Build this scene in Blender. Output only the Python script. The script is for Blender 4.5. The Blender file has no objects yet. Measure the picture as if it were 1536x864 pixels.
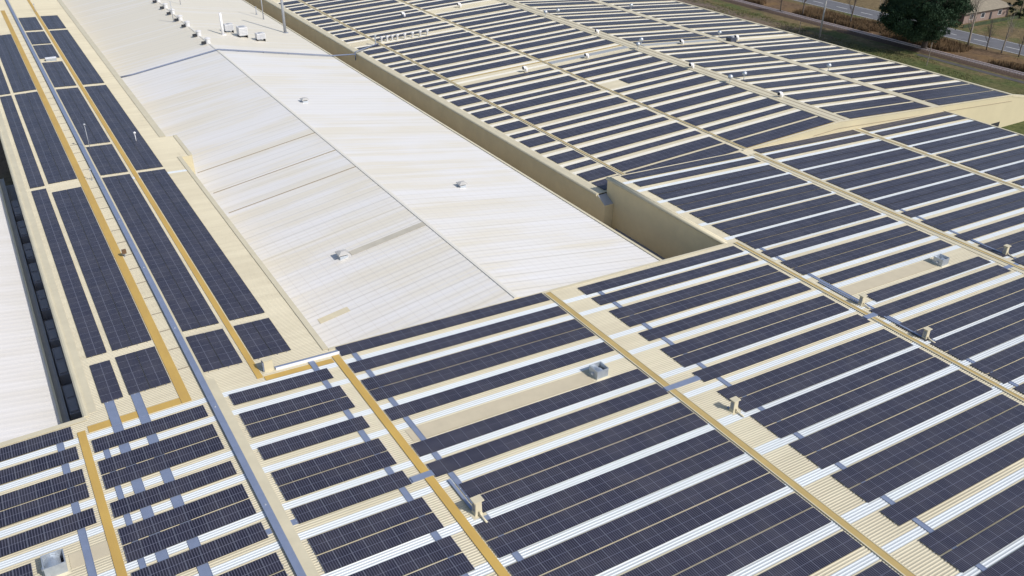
import bpy, bmesh, math, random
from mathutils import Vector, Matrix, noise
random.seed(7)
sc = bpy.context.scene
col = sc.collection
R = math.radians
T = lambda d: math.tan(math.radians(d))

# ---------------------------------------------------------------- materials
def new_mat(name):
    m = bpy.data.materials.new(name); m.use_nodes = True
    nt = m.node_tree
    return m, nt, nt.nodes['Principled BSDF']
def mat(name, c, rough=0.6, metal=0.0, var=0.0, scale=1.0, c2=None, spec=0.5, bump=0.0, stretch=(1, 1, 1)):
    m, nt, b = new_mat(name)
    b.inputs['Roughness'].default_value = rough
    b.inputs['Metallic'].default_value = metal
    b.inputs['Specular IOR Level'].default_value = spec
    if var or c2:
        tc = nt.nodes.new('ShaderNodeTexCoord'); mp = nt.nodes.new('ShaderNodeMapping')
        nt.links.new(tc.outputs['Object'], mp.inputs['Vector'])
        mp.inputs['Scale'].default_value = stretch
        n = nt.nodes.new('ShaderNodeTexNoise'); n.inputs['Scale'].default_value = scale
        n.inputs['Detail'].default_value = 6; n.inputs['Roughness'].default_value = 0.65
        nt.links.new(mp.outputs['Vector'], n.inputs['Vector'])
        r = nt.nodes.new('ShaderNodeValToRGB')
        r.color_ramp.elements[0].position = 0.35; r.color_ramp.elements[1].position = 0.68
        a = c2 if c2 else tuple(x * (1 - var) for x in c)
        r.color_ramp.elements[0].color = (*a, 1); r.color_ramp.elements[1].color = (*c, 1)
        nt.links.new(n.outputs['Fac'], r.inputs['Fac'])
        nt.links.new(r.outputs['Color'], b.inputs['Base Color'])
        if bump:
            bm = nt.nodes.new('ShaderNodeBump'); bm.inputs['Strength'].default_value = bump
            bm.inputs['Distance'].default_value = 0.1
            nt.links.new(n.outputs['Fac'], bm.inputs['Height']); nt.links.new(bm.outputs['Normal'], b.inputs['Normal'])
    else:
        b.inputs['Base Color'].default_value = (*c, 1)
    return m

class NB:
    """tiny node builder"""
    def __init__(s, nt): s.nt = nt
    def n(s, t, **k):
        x = s.nt.nodes.new(t)
        for a, v in k.items(): setattr(x, a, v)
        return x
    def math(s, op, a, b=None, c=None):
        x = s.nt.nodes.new('ShaderNodeMath'); x.operation = op
        for i, v in enumerate((a, b, c)):
            if v is None: continue
            if isinstance(v, (int, float)): x.inputs[i].default_value = v
            else: s.nt.links.new(v, x.inputs[i])
        return x.outputs[0]
    def mix(s, f, a, b):
        x = s.nt.nodes.new('ShaderNodeMix'); x.data_type = 'RGBA'
        for i, v in ((0, f), (6, a), (7, b)):
            if isinstance(v, (int, float)): x.inputs[i].default_value = v
            elif isinstance(v, tuple): x.inputs[i].default_value = (*v, 1)
            else: s.nt.links.new(v, x.inputs[i])
        return x.outputs[2]

CREAM = (0.57, 0.52, 0.385)
def roof_cream(name, c=CREAM, seed=0.0):
    m, nt, b = new_mat(name); k = NB(nt)
    tc = k.n('ShaderNodeTexCoord')
    mp = k.n('ShaderNodeMapping'); nt.links.new(tc.outputs['Object'], mp.inputs['Vector'])
    mp.inputs['Scale'].default_value = (0.12, 1.3, 1); mp.inputs['Location'].default_value = (seed, seed, 0)
    n1 = k.n('ShaderNodeTexNoise'); n1.inputs['Scale'].default_value = 1.0; n1.inputs['Detail'].default_value = 5
    nt.links.new(mp.outputs['Vector'], n1.inputs['Vector'])
    n2 = k.n('ShaderNodeTexNoise'); n2.inputs['Scale'].default_value = 0.11; n2.inputs['Detail'].default_value = 4
    nt.links.new(tc.outputs['Object'], n2.inputs['Vector'])
    n3 = k.n('ShaderNodeTexNoise'); n3.inputs['Scale'].default_value = 2.2; n3.inputs['Detail'].default_value = 8
    n3.inputs['Roughness'].default_value = 0.75
    nt.links.new(tc.outputs['Object'], n3.inputs['Vector'])
    f = k.math('ADD', k.math('MULTIPLY', n1.outputs['Fac'], 0.5), k.math('MULTIPLY', n2.outputs['Fac'], 0.5))
    mr = k.n('ShaderNodeMapRange'); mr.inputs[1].default_value = 0.38; mr.inputs[2].default_value = 0.62
    nt.links.new(f, mr.inputs[0])
    a = k.mix(mr.outputs[0], tuple(x * y for x, y in zip(c, (0.86, 0.85, 0.84))), c)
    sp = k.n('ShaderNodeMapRange'); sp.inputs[1].default_value = 0.66; sp.inputs[2].default_value = 0.8
    nt.links.new(n3.outputs['Fac'], sp.inputs[0])
    a2 = k.mix(k.math('MULTIPLY', sp.outputs[0], 0.35), a, (0.33, 0.27, 0.18))
    nt.links.new(a2, b.inputs['Base Color'])
    b.inputs['Roughness'].default_value = 0.55
    return m

def roof_white(name):
    m, nt, b = new_mat(name); k = NB(nt)
    tc = k.n('ShaderNodeTexCoord'); sx = k.n('ShaderNodeSeparateXYZ')
    nt.links.new(tc.outputs['Object'], sx.inputs[0])
    X, Y = sx.outputs[0], sx.outputs[1]
    side = k.math('GREATER_THAN', X, 42.1)
    def rnd(period, salt):
        wn = k.n('ShaderNodeTexWhiteNoise', noise_dimensions='3D'); cx = k.n('ShaderNodeCombineXYZ')
        nt.links.new(k.math('FLOOR', k.math('DIVIDE', Y, period)), cx.inputs[0]); nt.links.new(side, cx.inputs[1]); cx.inputs[2].default_value = salt
        nt.links.new(cx.outputs[0], wn.inputs['Vector']); return wn.outputs['Value']
    def nz(sc_, scale, det=4):
        mp = k.n('ShaderNodeMapping'); nt.links.new(tc.outputs['Object'], mp.inputs['Vector']); mp.inputs['Scale'].default_value = sc_
        n = k.n('ShaderNodeTexNoise'); n.inputs['Scale'].default_value = scale; n.inputs['Detail'].default_value = det
        nt.links.new(mp.outputs['Vector'], n.inputs['Vector']); return n.outputs['Fac']
    def rng(v, lo, hi, a=0., b_=1.):
        q = k.n('ShaderNodeMapRange'); q.interpolation_type = 'SMOOTHSTEP'
        for i, t in ((1, lo), (2, hi), (3, a), (4, b_)): q.inputs[i].default_value = t
        nt.links.new(v, q.inputs[0]); return q.outputs[0]
    big = nz((1, 1, 1), .035, 3); band = nz((.012, .42, .1), 1.0, 3); mid = nz((.10, .22, .1), 1.0, 5)
    yy = k.math('ADD', Y, k.math('MULTIPLY', k.math('SUBTRACT', big, 0.5), 12.0))
    far = rng(yy, 179.5, 187)
    f = k.math('ADD', k.math('ADD', k.math('MULTIPLY', band, .8), k.math('MULTIPLY', mid, .7)), k.math('MULTIPLY', big, .6))
    cream = k.math('MAXIMUM', rng(f, .90, 1.24, 0., .75), k.math('MULTIPLY', far, 0.9))
    # near the gutters the cream undercoat shows more
    a = k.mix(cream, (0.735, 0.715, 0.69), (0.70, 0.645, 0.525))
    fine = nz((.02, 1.6, .1), 1.0, 4)
    a = k.mix(rng(fine, .5, .72, 0., .22), a, (.60, .58, .55))
    a = k.mix(rng(nz((.02, .55, .1), 1.7, 2), .56, .64, 0., .38), a, (.77, .76, .77))
    # lap lines between some of the sheets
    p = 1.7
    fy = k.math('FRACT', k.math('DIVIDE', Y, p))
    ly = k.math('MULTIPLY', k.math('LESS_THAN', fy, 0.10), k.math('MULTIPLY', rnd(p, 2.0), .42))
    a = k.mix(ly, a, (0.44, 0.42, 0.38))
    # purlin lines show faintly towards the near end
    fx = k.math('FRACT', k.math('DIVIDE', X, 1.35))
    ln = k.math('MULTIPLY', k.math('LESS_THAN', fx, 0.07), rng(Y, 118, 85, 0.02, 0.2))
    a = k.mix(ln, a, (0.52, 0.46, 0.42))
    fy2 = k.math('FRACT', k.math('DIVIDE', Y, 0.85)); ln2 = k.math('MULTIPLY', k.math('LESS_THAN', fy2, 0.10), rng(Y, 118, 85, 0.0, 0.16))
    a = k.mix(ln2, a, (0.52, 0.46, 0.42))
    nt.links.new(a, b.inputs['Base Color']); b.inputs['Roughness'].default_value = 0.5
    return m

def solar_mat():
    m, nt, b = new_mat('solar_glass'); k = NB(nt)
    tc = k.n('ShaderNodeTexCoord'); sx = k.n('ShaderNodeSeparateXYZ'); nt.links.new(tc.outputs['UV'], sx.inputs[0])
    U, V = sx.outputs[0], sx.outputs[1]
    fu, fv = k.math('FRACT', U), k.math('FRACT', V)
    du = k.math('ABSOLUTE', k.math('SUBTRACT', fu, 0.5))
    frame = k.math('GREATER_THAN', du, 0.472)
    dv = k.math('ABSOLUTE', k.math('SUBTRACT', fv, 0.5))
    framev = k.math('GREATER_THAN', dv, 0.486)
    mid = k.math('LESS_THAN', dv, 0.011)
    c6 = k.math('ABSOLUTE', k.math('SUBTRACT', k.math('FRACT', k.math('MULTIPLY', fu, 6.0)), 0.5))
    cell = k.math('GREATER_THAN', c6, 0.36)
    c20 = k.math('ABSOLUTE', k.math('SUBTRACT', k.math('FRACT', k.math('MULTIPLY', fv, 18.0)), 0.5))
    celv = k.math('GREATER_THAN', c20, 0.46)
    # module to module tint
    wn = k.n('ShaderNodeTexWhiteNoise', noise_dimensions='3D')
    cx = k.n('ShaderNodeCombineXYZ')
    nt.links.new(k.math('FLOOR', U), cx.inputs[0]); nt.links.new(k.math('FLOOR', V), cx.inputs[1])
    oi = k.n('ShaderNodeObjectInfo'); nt.links.new(oi.outputs['Random'], cx.inputs[2])
    nt.links.new(cx.outputs[0], wn.inputs['Vector'])
    base = k.mix(wn.outputs['Value'], (0.008, 0.009, 0.022), (0.016, 0.017, 0.034))
    base = k.mix(k.math('MULTIPLY', cell, 0.9), base, (0.105, 0.105, 0.15))
    base = k.mix(k.math('MULTIPLY', celv, 0.35), base, (0.07, 0.075, 0.11))
    base = k.mix(k.math('MULTIPLY', mid, 0.8), base, (0.17, 0.18, 0.24))
    base = k.mix(k.math('MULTIPLY', frame, 0.8), base, (0.17, 0.18, 0.24))
    base = k.mix(framev, base, (0.04, 0.042, 0.055))
    # thin dust
    n = k.n('ShaderNodeTexNoise'); n.inputs['Scale'].default_value = 0.5; n.inputs['Detail'].default_value = 6
    geo = k.n('ShaderNodeNewGeometry'); nt.links.new(geo.outputs['Position'], n.inputs['Vector'])
    mr = k.n('ShaderNodeMapRange'); mr.inputs[1].default_value = 0.4; mr.inputs[2].default_value = 0.75
    mr.inputs[3].default_value = 0.02; mr.inputs[4].default_value = 0.10
    nt.links.new(n.outputs['Fac'], mr.inputs[0])
    base = k.mix(mr.outputs[0], base, (0.30, 0.28, 0.27))
    nt.links.new(base, b.inputs['Base Color'])
    b.inputs['Roughness'].default_value = 0.42; b.inputs['IOR'].default_value = 1.4
    b.inputs['Specular IOR Level'].default_value = 0.36
    return m

M = {}
M['cream'] = roof_cream('cream_sheeting')
M['cream_far'] = roof_cream('cream_sheeting_far', seed=9.3)
M['white'] = roof_white('recoated_white_sheeting')
M['trim'] = mat('cream_flashing', (0.62, 0.56, 0.405), 0.5, var=0.10, scale=0.6)
M['wall'] = mat('cream_wall', (0.56, 0.50, 0.34), 0.6, var=0.07, scale=0.25)
M['wall_lifted'] = mat('shade_lifted_wall', (0.72, 0.61, 0.385), 0.65, var=0.12, scale=0.3)  # copy of the cream wall, colour raised to brighten side walls in shade
M['skylight_far'] = mat('old_translucent_sheet', (0.70, 0.67, 0.58), 0.45, var=0.08, scale=0.3)
M['skylight'] = mat('translucent_sheet', (0.60, 0.64, 0.665), 0.45, var=0.10, scale=0.5, stretch=(0.1, 1, 1))
M['glass'] = solar_mat()
M['frame'] = mat('black_frame', (0.03, 0.025, 0.02), 0.5)
M['rail'] = mat('alu_rail', (0.75, 0.75, 0.75), 0.35, metal=0.7)
M['gold'] = mat('gold_grating', (0.56, 0.37, 0.095), 0.6, c2=(0.48, 0.31, 0.085), scale=0.5, stretch=(1, .35, 1))
M['gold_pale'] = mat('faded_gold_grating', (0.48, 0.355, 0.14), 0.6, c2=(0.41, 0.30, 0.115), scale=0.4)
M['galv'] = mat('galvanised', (0.25, 0.30, 0.425), 0.5, metal=0.25, var=0.12, scale=1.2)
M['galv_box'] = mat('galvanised_box', (0.55, 0.60, 0.66), 0.45, metal=0.6, var=0.15, scale=2.5)
M['dark'] = mat('dark_void', (0.02, 0.022, 0.03), 0.8)
M['pit'] = mat('pit_floor', (0.24, 0.25, 0.30), 0.7, var=0.15, scale=0.8)
M['whitemetal'] = mat('white_metal', (0.80, 0.80, 0.82), 0.4, var=0.05, scale=3)
M['grey'] = mat('grey_steel', (0.36, 0.38, 0.42), 0.5, var=0.1, scale=1)
M['vent_grey'] = mat('vent_grey', (.52, .51, .49), .5, var=.15, scale=2)
M['vent_light'] = mat('vent_light', (.66, .66, .67), .5, var=.12, scale=2)
M['pipe'] = mat('blue_grey_pipe', (.16, .19, .27), .5)
M['brown'] = mat('brown_line', (0.34, 0.28, 0.20), 0.7)

# ---------------------------------------------------------------- mesh helpers
def tag(o, label=None, cat=None, group=None, kind=None):
    if label: o['label'] = label
    if cat: o['category'] = cat
    if group: o['group'] = group
    if kind: o['kind'] = kind
    return o
def empty(name, loc, label, cat, group=None, rot=None):
    o = bpy.data.objects.new(name, None); col.objects.link(o)
    o.location = loc; o.empty_display_size = 0.3
    if rot: o.rotation_euler = rot
    return tag(o, label, cat, group)
class MB:
    def __init__(s): s.v, s.f, s.mi, s.uv = [], [], [], {}
    def quad(s, pts, mi=0, uv=None):
        b = len(s.v); s.v += [tuple(p) for p in pts]; s.f.append(tuple(range(b, b + len(pts)))); s.mi.append(mi)
        if uv: s.uv[len(s.f) - 1] = uv
    def hexa(s, p, mi=0):      # p: 4 bottom, 4 top (ccw seen from above)
        b = len(s.v); s.v += [tuple(q) for q in p]
        for f in ((3, 2, 1, 0), (4, 5, 6, 7), (0, 1, 5, 4), (1, 2, 6, 5), (2, 3, 7, 6), (3, 0, 4, 7)):
            s.f.append(tuple(b + i for i in f)); s.mi.append(mi)
    def box(s, x0, x1, y0, y1, z0, z1, mi=0):
        s.hexa([(x0, y0, z0), (x1, y0, z0), (x1, y1, z0), (x0, y1, z0), (x0, y0, z1), (x1, y0, z1), (x1, y1, z1), (x0, y1, z1)], mi)
    def taper(s, c, a0, b0, z0, a1, b1, z1, mi=0):
        x, y = c
        s.hexa([(x - a0, y - b0, z0), (x + a0, y - b0, z0), (x + a0, y + b0, z0), (x - a0, y + b0, z0),
                (x - a1, y - b1, z1), (x + a1, y - b1, z1), (x + a1, y + b1, z1), (x - a1, y + b1, z1)], mi)
    def tube(s, pts, rad, n=10, mi=0, cap=True):
        pts = [Vector(p) for p in pts]
        if not isinstance(rad, (list, tuple)): rad = [rad] * len(pts)
        rings = []
        for i, p in enumerate(pts):
            d = (pts[min(i + 1, len(pts) - 1)] - pts[max(i - 1, 0)]).normalized()
            a = d.orthogonal().normalized() if i == 0 else (ref - d * ref.dot(d)).normalized()
            ref = a; bb = d.cross(a)
            b0 = len(s.v)
            for j in range(n):
                t = 2 * math.pi * j / n
                s.v.append(tuple(p + (a * math.cos(t) + bb * math.sin(t)) * rad[i]))
            rings.append(b0)
        for i in range(len(rings) - 1):
            for j in range(n):
                k = (j + 1) % n
                s.f.append((rings[i] + j, rings[i] + k, rings[i + 1] + k, rings[i + 1] + j)); s.mi.append(mi)
        if cap:
            s.f.append(tuple(rings[0] + j for j in reversed(range(n)))); s.mi.append(mi)
            s.f.append(tuple(rings[-1] + j for j in range(n))); s.mi.append(mi)
    def lathe(s, prof, c=(0, 0), n=16, mi=0):
        rings = []
        for r, z in prof:
            b0 = len(s.v); rings.append(b0)
            for j in range(n):
                t = 2 * math.pi * j / n; s.v.append((c[0] + r * math.cos(t), c[1] + r * math.sin(t), z))
        for i in range(len(rings) - 1):
            for j in range(n):
                k = (j + 1) % n
                s.f.append((rings[i] + j, rings[i] + k, rings[i + 1] + k, rings[i + 1] + j)); s.mi.append(mi)
        s.f.append(tuple(rings[-1] + j for j in range(n))); s.mi.append(mi)
    def mesh(s, name, mats, smooth=False):
        me = bpy.data.meshes.new(name); me.from_pydata(s.v, [], s.f)
        for m in (mats if isinstance(mats, (list, tuple)) else [mats]): me.materials.append(m)
        for i, p in enumerate(me.polygons): p.material_index = s.mi[i]; p.use_smooth = smooth
        if s.uv:
            L = me.uv_layers.new(name='UVMap')
            for i, uv in s.uv.items():
                for li, t in zip(me.polygons[i].loop_indices, uv): L.data[li].uv = t
        me.update(); return me
    def build(s, name, mats, parent=None, smooth=False):
        o = bpy.data.objects.new(name, s.mesh(name, mats, smooth)); col.objects.link(o)
        if parent: o.parent = parent; o.matrix_parent_inverse = Matrix.Translation((0, 0, 0))
        return o

# ---------------------------------------------------------------- roof geometry (metres; x across the gables, y away)
UC = 9.6
NEAR = [(-40, -0.144 - 40 * T(.85)), (UC, 0.0), (21.1, -0.48), (45.38, -1.41), (73.03, -2.40), (99.35, -3.35), (125.26, -4.27), (150.37, -5.17)]
FAR = [(70.7, -4.64), (99.35, -3.34), (121.0, -2.357), (172.5, -2.357 - 51.5 * T(3.6))]
WHITE = [(22.0, -1.1 - 20.1 * T(9.2)), (42.1, -1.1), (65.6, -1.1 - 23.5 * T(8.8))]
def zof(prof, u):
    for (a, za), (b, zb) in zip(prof, prof[1:]):
        if u <= b or (b, zb) == prof[-1]:
            return za + (zb - za) * (u - a) / (b - a)
def slope(prof, u):
    for (a, za), (b, zb) in zip(prof, prof[1:]):
        if u <= b or (b, zb) == prof[-1]: return math.atan((zb - za) / (b - a))
VF, VE = 66.32, 90.32
def snap(y, base=2.0): return base + round((y - base) / .24) * .24

def sheeting(mb, prof, u0, u1, v0, v1, pitch=0.24, h=0.036, lift=0.0, mi=0, drop=0.0):
    us = [u0] + [p[0] for p in prof if u0 < p[0] < u1] + [u1]
    ys = []
    n = max(1, int(round((v1 - v0) / pitch))); p = (v1 - v0) / n
    for i in range(n):
        y = v0 + i * p
        ys += [(y, 0), (y + p * .38, 0), (y + p * .56, h), (y + p * .80, h)]
    ys.append((v1, 0))
    b = len(mb.v)
    for (y, dz) in ys:
        for u in us: mb.v.append((u, y, zof(prof, u) + dz + lift))
    k = len(us)
    for i in range(len(ys) - 1):
        for j in range(k - 1):
            mb.f.append((b + i * k + j, b + i * k + j + 1, b + (i + 1) * k + j + 1, b + (i + 1) * k + j)); mb.mi.append(mi)
def skirt(mb, prof, u0, u1, v, zb, mi=0, off=0.0):   # vertical wall under a roof edge along u
    us = [u0] + [p[0] for p in prof if u0 < p[0] < u1] + [u1]
    for a, b in zip(us, us[1:]):
        mb.quad([(a, v, zb), (b, v, zb), (b, v, zof(prof, b) + off), (a, v, zof(prof, a) + off)], mi)
def strip_u(mb, prof, u0, u1, v0, v1, z0, z1, mi=0):  # box lying on the roof, running along u
    us = [u0] + [p[0] for p in prof if u0 < p[0] < u1] + [u1]
    for a, b in zip(us, us[1:]):
        za, zb = zof(prof, a), zof(prof, b)
        mb.hexa([(a, v0, za + z0), (b, v0, zb + z0), (b, v1, zb + z0), (a, v1, za + z0),
                 (a, v0, za + z1), (b, v0, zb + z1), (b, v1, zb + z1), (a, v1, za + z1)], mi)
def strip_v(mb, prof, u0, u1, v0, v1, z0, z1, mi=0):
    za, zb = zof(prof, u0), zof(prof, u1)
    mb.hexa([(u0, v0, za + z0), (u1, v0, zb + z0), (u1, v1, zb + z0), (u0, v1, za + z0),
             (u0, v0, za + z1), (u1, v0, zb + z1), (u1, v1, zb + z1), (u0, v1, za + z1)], mi)
GZ = -12.0

# ---------------------------------------------------------------- buildings
V0 = 2.0; WU = 72.25
near = empty('factory_building', (60, 40, GZ), 'cream ribbed metal roof of the foreground factory block, covered in panel rows', 'building')
def child(mb, name, mats, parent, smooth=False):
    o = mb.build(name, mats, parent, smooth); o.location = -parent.location; return o
mb = MB(); sheeting(mb, NEAR, -40, WU, V0, VF); sheeting(mb, NEAR, WU, 150.4, V0, VE)
child(mb, 'roof', M['cream'], near)
for a, b in ((-40, .3), (21.25, WU)):
    mb = MB(); skirt(mb, NEAR, a, b, VF, GZ); child(mb, 'wall', M['wall_lifted'], near)
mb = MB(); skirt(mb, NEAR, WU, 150.4, VE - .004, GZ)
mb.quad([(WU, VF, GZ), (WU, VE - .004, GZ), (WU, VE - .004, zof(NEAR, WU)), (WU, VF, zof(NEAR, WU))])
mb.quad([(150.4, V0, GZ), (150.4, VE, GZ), (150.4, VE, -5.17), (150.4, V0, -5.17)])
child(mb, 'wall', M['wall_lifted'], near)
mb = MB()   # rounded parapet roll along the tall side wall and flat flashings on the edges
pz = zof(NEAR, WU)
mb.tube([(WU - .05, VF, pz - .10), (WU - .05, VE, pz - .10)], 0.26, 14)
strip_v(mb, NEAR, 72.45, 72.8, VF + .5, VE - .02, 0.040, 0.055)
child(mb, 'parapet_roll', M['trim'], near, True)
for e in (0, 1, 2):
    mb = MB()
    if e == 0: strip_u(mb, NEAR, -40, 0.3, VF - .45, VF + .06, 0.040, 0.10)
    if e == 1: strip_u(mb, NEAR, 21.25, WU, VF - .28, VF + .07, 0.040, 0.09)
    if e == 2: strip_v(mb, NEAR, 150.1, 150.5, V0, VE, 0.040, 0.12)
    child(mb, 'edge_flashing', M['trim'], near)
# translucent sheets: y of the sheet's lower edge
SKY = [63.28, 60.22, 55.32, 52.05, 47.5, 44.15, 39.75, 35.35, 30.95, 26.45, 23.05, 18.9, 15.2, 11]
for y in SKY:
    mb = MB(); w = 0.8 if y > 42 or y < 25 else 0.85
    u_a = -40
    y = snap(y); w = .72 if w < .82 else .96
    sheeting(mb, NEAR, u_a, 150.0, y, y + w, 0.24, 0.036, 0.005)
    child(mb, 'skylight_sheet', M['skylight'], near)
for y in (67.1, 71.65, 75.9, 79.75, 84.0, 87.2):
    mb = MB(); y = snap(y); sheeting(mb, NEAR, 72.95, 150.0, y, y + .72, 0.24, 0.036, 0.005)
    child(mb, 'skylight_sheet', M['skylight'], near)
soak = mat('soaker', (0.56, 0.49, 0.355), 0.6, var=0.08, scale=0.8)
for u0, u1 in ((-3.1, -0.2), (22.3, 40.4), (74.8, 90.6)):   # smooth soaker sheets running up to the ridge from the vent boxes
    mb = MB(); strip_u(mb, NEAR, u0, u1, 50.25 if u0 > 0 else 49.7, 51.9 if u0 > 0 else 51.1, 0.040, 0.05)
    child(mb, 'soaker_sheet', soak, near)
mb = MB(); strip_v(mb, NEAR, 9.98, 10.75, V0, VF, 0.040, 0.09); child(mb, 'ridge_cap', M['trim'], near)

wing = empty('factory_wing', (10, 160, GZ), 'long cream roofed wing at far left carrying lengthwise panel blocks', 'building')
LV1 = VE + .06 + .24 * 770
mb = MB(); sheeting(mb, NEAR, 0.3, 21.25, VF, LV1); sheeting(mb, NEAR, 21.25, 22.8, 123.1, 132.6)
child(mb, 'roof', M['cream'], wing)
mb = MB()
for (u, va, vb) in ((21.25, VF, 123.1), (21.25, 132.6, LV1), (22.8, 123.1, 132.6), (0.3, VF, LV1)):
    z = zof(NEAR, u); mb.quad([(u, va, GZ), (u, vb, GZ), (u, vb, z), (u, va, z)])
for v in (123.1, 132.6): mb.quad([(21.25, v, GZ), (22.8, v, GZ), (22.8, v, zof(NEAR, 22.8)), (21.25, v, zof(NEAR, 21.25))])
child(mb, 'wall', M['wall'], wing)
mb = MB(); strip_v(mb, NEAR, 20.75, 21.3, VF, 123.1, 0.040, 0.10); strip_v(mb, NEAR, 20.4, 21.3, 132.6, LV1, 0.040, 0.10); strip_v(mb, NEAR, 22.3, 22.85, 123.1, 132.6, .040, .1)
mb.tube([(0.32, VF, -.2), (0.32, LV1, -.2)], 0.26, 10); strip_v(mb, NEAR, 0.4, 1.2, VF + .4, LV1, 0.040, 0.05)
child(mb, 'edge_flashing', M['trim'], wing)
mb = MB(); strip_v(mb, NEAR, 9.98, 10.2, VF, LV1, 0.040, 0.09); child(mb, 'ridge_cap', M['trim'], wing)
for i in range(46):
    mb = MB(); y = 69.2 + i * 3.6; strip_u(mb, NEAR, 8.38, 9.4, y, y + .07, .040, .06); child(mb, 'roof_joint', M['brown'], wing)
for y in (117.3, 67.2):
    mb = MB(); y = snap(y, VF); sheeting(mb, NEAR, 10.9, 20.7, y, y + .72, 0.24, 0.036, 0.005)
    if y > 100: child(mb, 'skylight_sheet', M['skylight'], wing)

white = empty('white_roof_building', (42, 170, GZ), 'lower gabled hall with patchy white recoated roof between the panel roofs', 'building')
mb = MB(); sheeting(mb, WHITE, 21.5, 65.6, VF + .08, LV1, 0.85, 0.008)
child(mb, 'roof', M['white'], white)
mb = MB()
z = zof(WHITE, 65.6); mb.quad([(65.6, VF + .08, GZ), (65.6, LV1, GZ), (65.6, LV1, z), (65.6, VF + .08, z)])
skirt(mb, WHITE, 21.5, 65.6, VF + .09, GZ); child(mb, 'wall', M['wall_lifted'], white)
mb = MB(); strip_v(mb, WHITE, 41.85, 42.1, VF + .1, LV1, .036, .09); strip_v(mb, WHITE, 42.1, 42.35, VF + .1, LV1, .036, .09)
child(mb, 'ridge_cap', mat('ridge_grey', (0.70, 0.67, 0.60), 0.6), white)
mb = MB(); strip_v(mb, WHITE, 65.25, 65.7, VF + .1, LV1, .036, .12); child(mb, 'eaves_gutter', M['trim'], white)
for v in (125.05, 116.45, 108.9):
    mb = MB(); strip_u(mb, WHITE, 23.5, 41.8, v, v + .16, .036, .06); child(mb, 'lap_joint', M['brown'], white)

far = empty('far_factory_building', (120, 180, GZ), 'second cream panel-covered factory roof behind, with its own ridge and tall end wall', 'building')
mb = MB(); sheeting(mb, FAR, 70.7, 172.5, VE + .06, LV1, 0.24, 0.030)
child(mb, 'roof', M['cream_far'], far)
mb = MB(); z = zof(FAR, 70.7)
mb.quad([(70.7, 88.6, GZ), (70.7, VE + .05, GZ), (70.7, VE + .05, z - .1), (70.7, 88.6, -5.7)]); mb.quad([(70.7, VE + .05, GZ), (70.7, LV1, GZ), (70.7, LV1, z), (70.7, VE + .05, z)])
child(mb, 'side_wall', M['wall_lifted'], far)
mb = MB(); skirt(mb, FAR, 98.9, 172.5, VE + .05, GZ)
mb.quad([(172.5, VE + .05, GZ), (184.6, VE + .05, GZ), (184.6, VE + .05, -7.9), (172.5, VE + .05, zof(FAR, 172.5))])
mb.quad([(172.5, VE + .06, GZ), (172.5, LV1, GZ), (172.5, LV1, zof(FAR, 172.5)), (172.5, VE + .06, zof(FAR, 172.5))])
child(mb, 'end_wall', M['wall'], far)
mb = MB()
mb.tube([(70.68, VE + .1, -4.72), (70.68, LV1, -4.72)], 0.25, 10); strip_v(mb, FAR, 70.9, 71.8, VE + .1, LV1, .040, .05)
strip_u(mb, FAR, 98.9, 172.5, VE - .02, VE + .3, .0, .13); strip_v(mb, FAR, 172.1, 172.9, VE, LV1, .040, .14)
mb.hexa([(172.4, VE - .01, -5.85), (184.6, VE - .01, -8.2), (184.6, VE + .8, -8.2), (172.4, VE + .8, -5.85), (172.4, VE - .01, -5.45), (184.6, VE - .01, -7.8), (184.6, VE + .8, -7.8), (172.4, VE + .8, -5.45)])
child(mb, 'edge_flashing', M['trim'], far, False)
mb = MB()
for a, b in ((98.9, 121), (121, 172.5)):
    za, zb = zof(FAR, a) - 1.15, zof(FAR, b) - 1.15
    if a < 110: a = 115; za = zof(FAR, a) - 1.15
    mb.hexa([(a, VE - .03, za), (b, VE - .03, zb), (b, VE + .045, zb), (a, VE + .045, za), (a, VE - .03, za + .07), (b, VE - .03, zb + .07), (b, VE + .045, zb + .07), (a, VE + .045, za + .07)])
child(mb, 'wall_capping', M['brown'], far)
mb = MB(); strip_u(mb, FAR, 99.6, 172.0, VE + .31, VE + .62, .034, .05); child(mb, 'box_gutter', mat('gutter_gold', (.42, .29, .10), .6), far)
mb = MB(); mb.box(167.6, 170.4, VE - .02, VE + .1, -12, -10.6); child(mb, 'window', M['dark'], far)
mb = MB(); strip_v(mb, FAR, 120.95, 123.9, VE + .4, LV1, .036, .12); strip_v(mb, FAR, 118.9 + 1.3, 120.95, VE + .4, LV1, .036, .12)
o = child(mb, 'ridge_cap', M['trim'], far)
mb = MB(); strip_v(mb, FAR, 122.6, 122.85, VE + .4, LV1, .121, .15); strip_v(mb, FAR, 120.9, 121.05, VE + .4, LV1, .121, .14)
child(mb, 'ridge_joint', M['brown'], far)
mb = MB(); strip_v(mb, FAR, 146.6, 149.0, VE + .4, LV1, .040, .06); child(mb, 'valley_flashing', M['trim'], far)
mb = MB(); strip_v(mb, FAR, 146.5, 146.7, VE + .4, LV1, .06, .09); child(mb, 'valley_joint', M['brown'], far)

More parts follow.
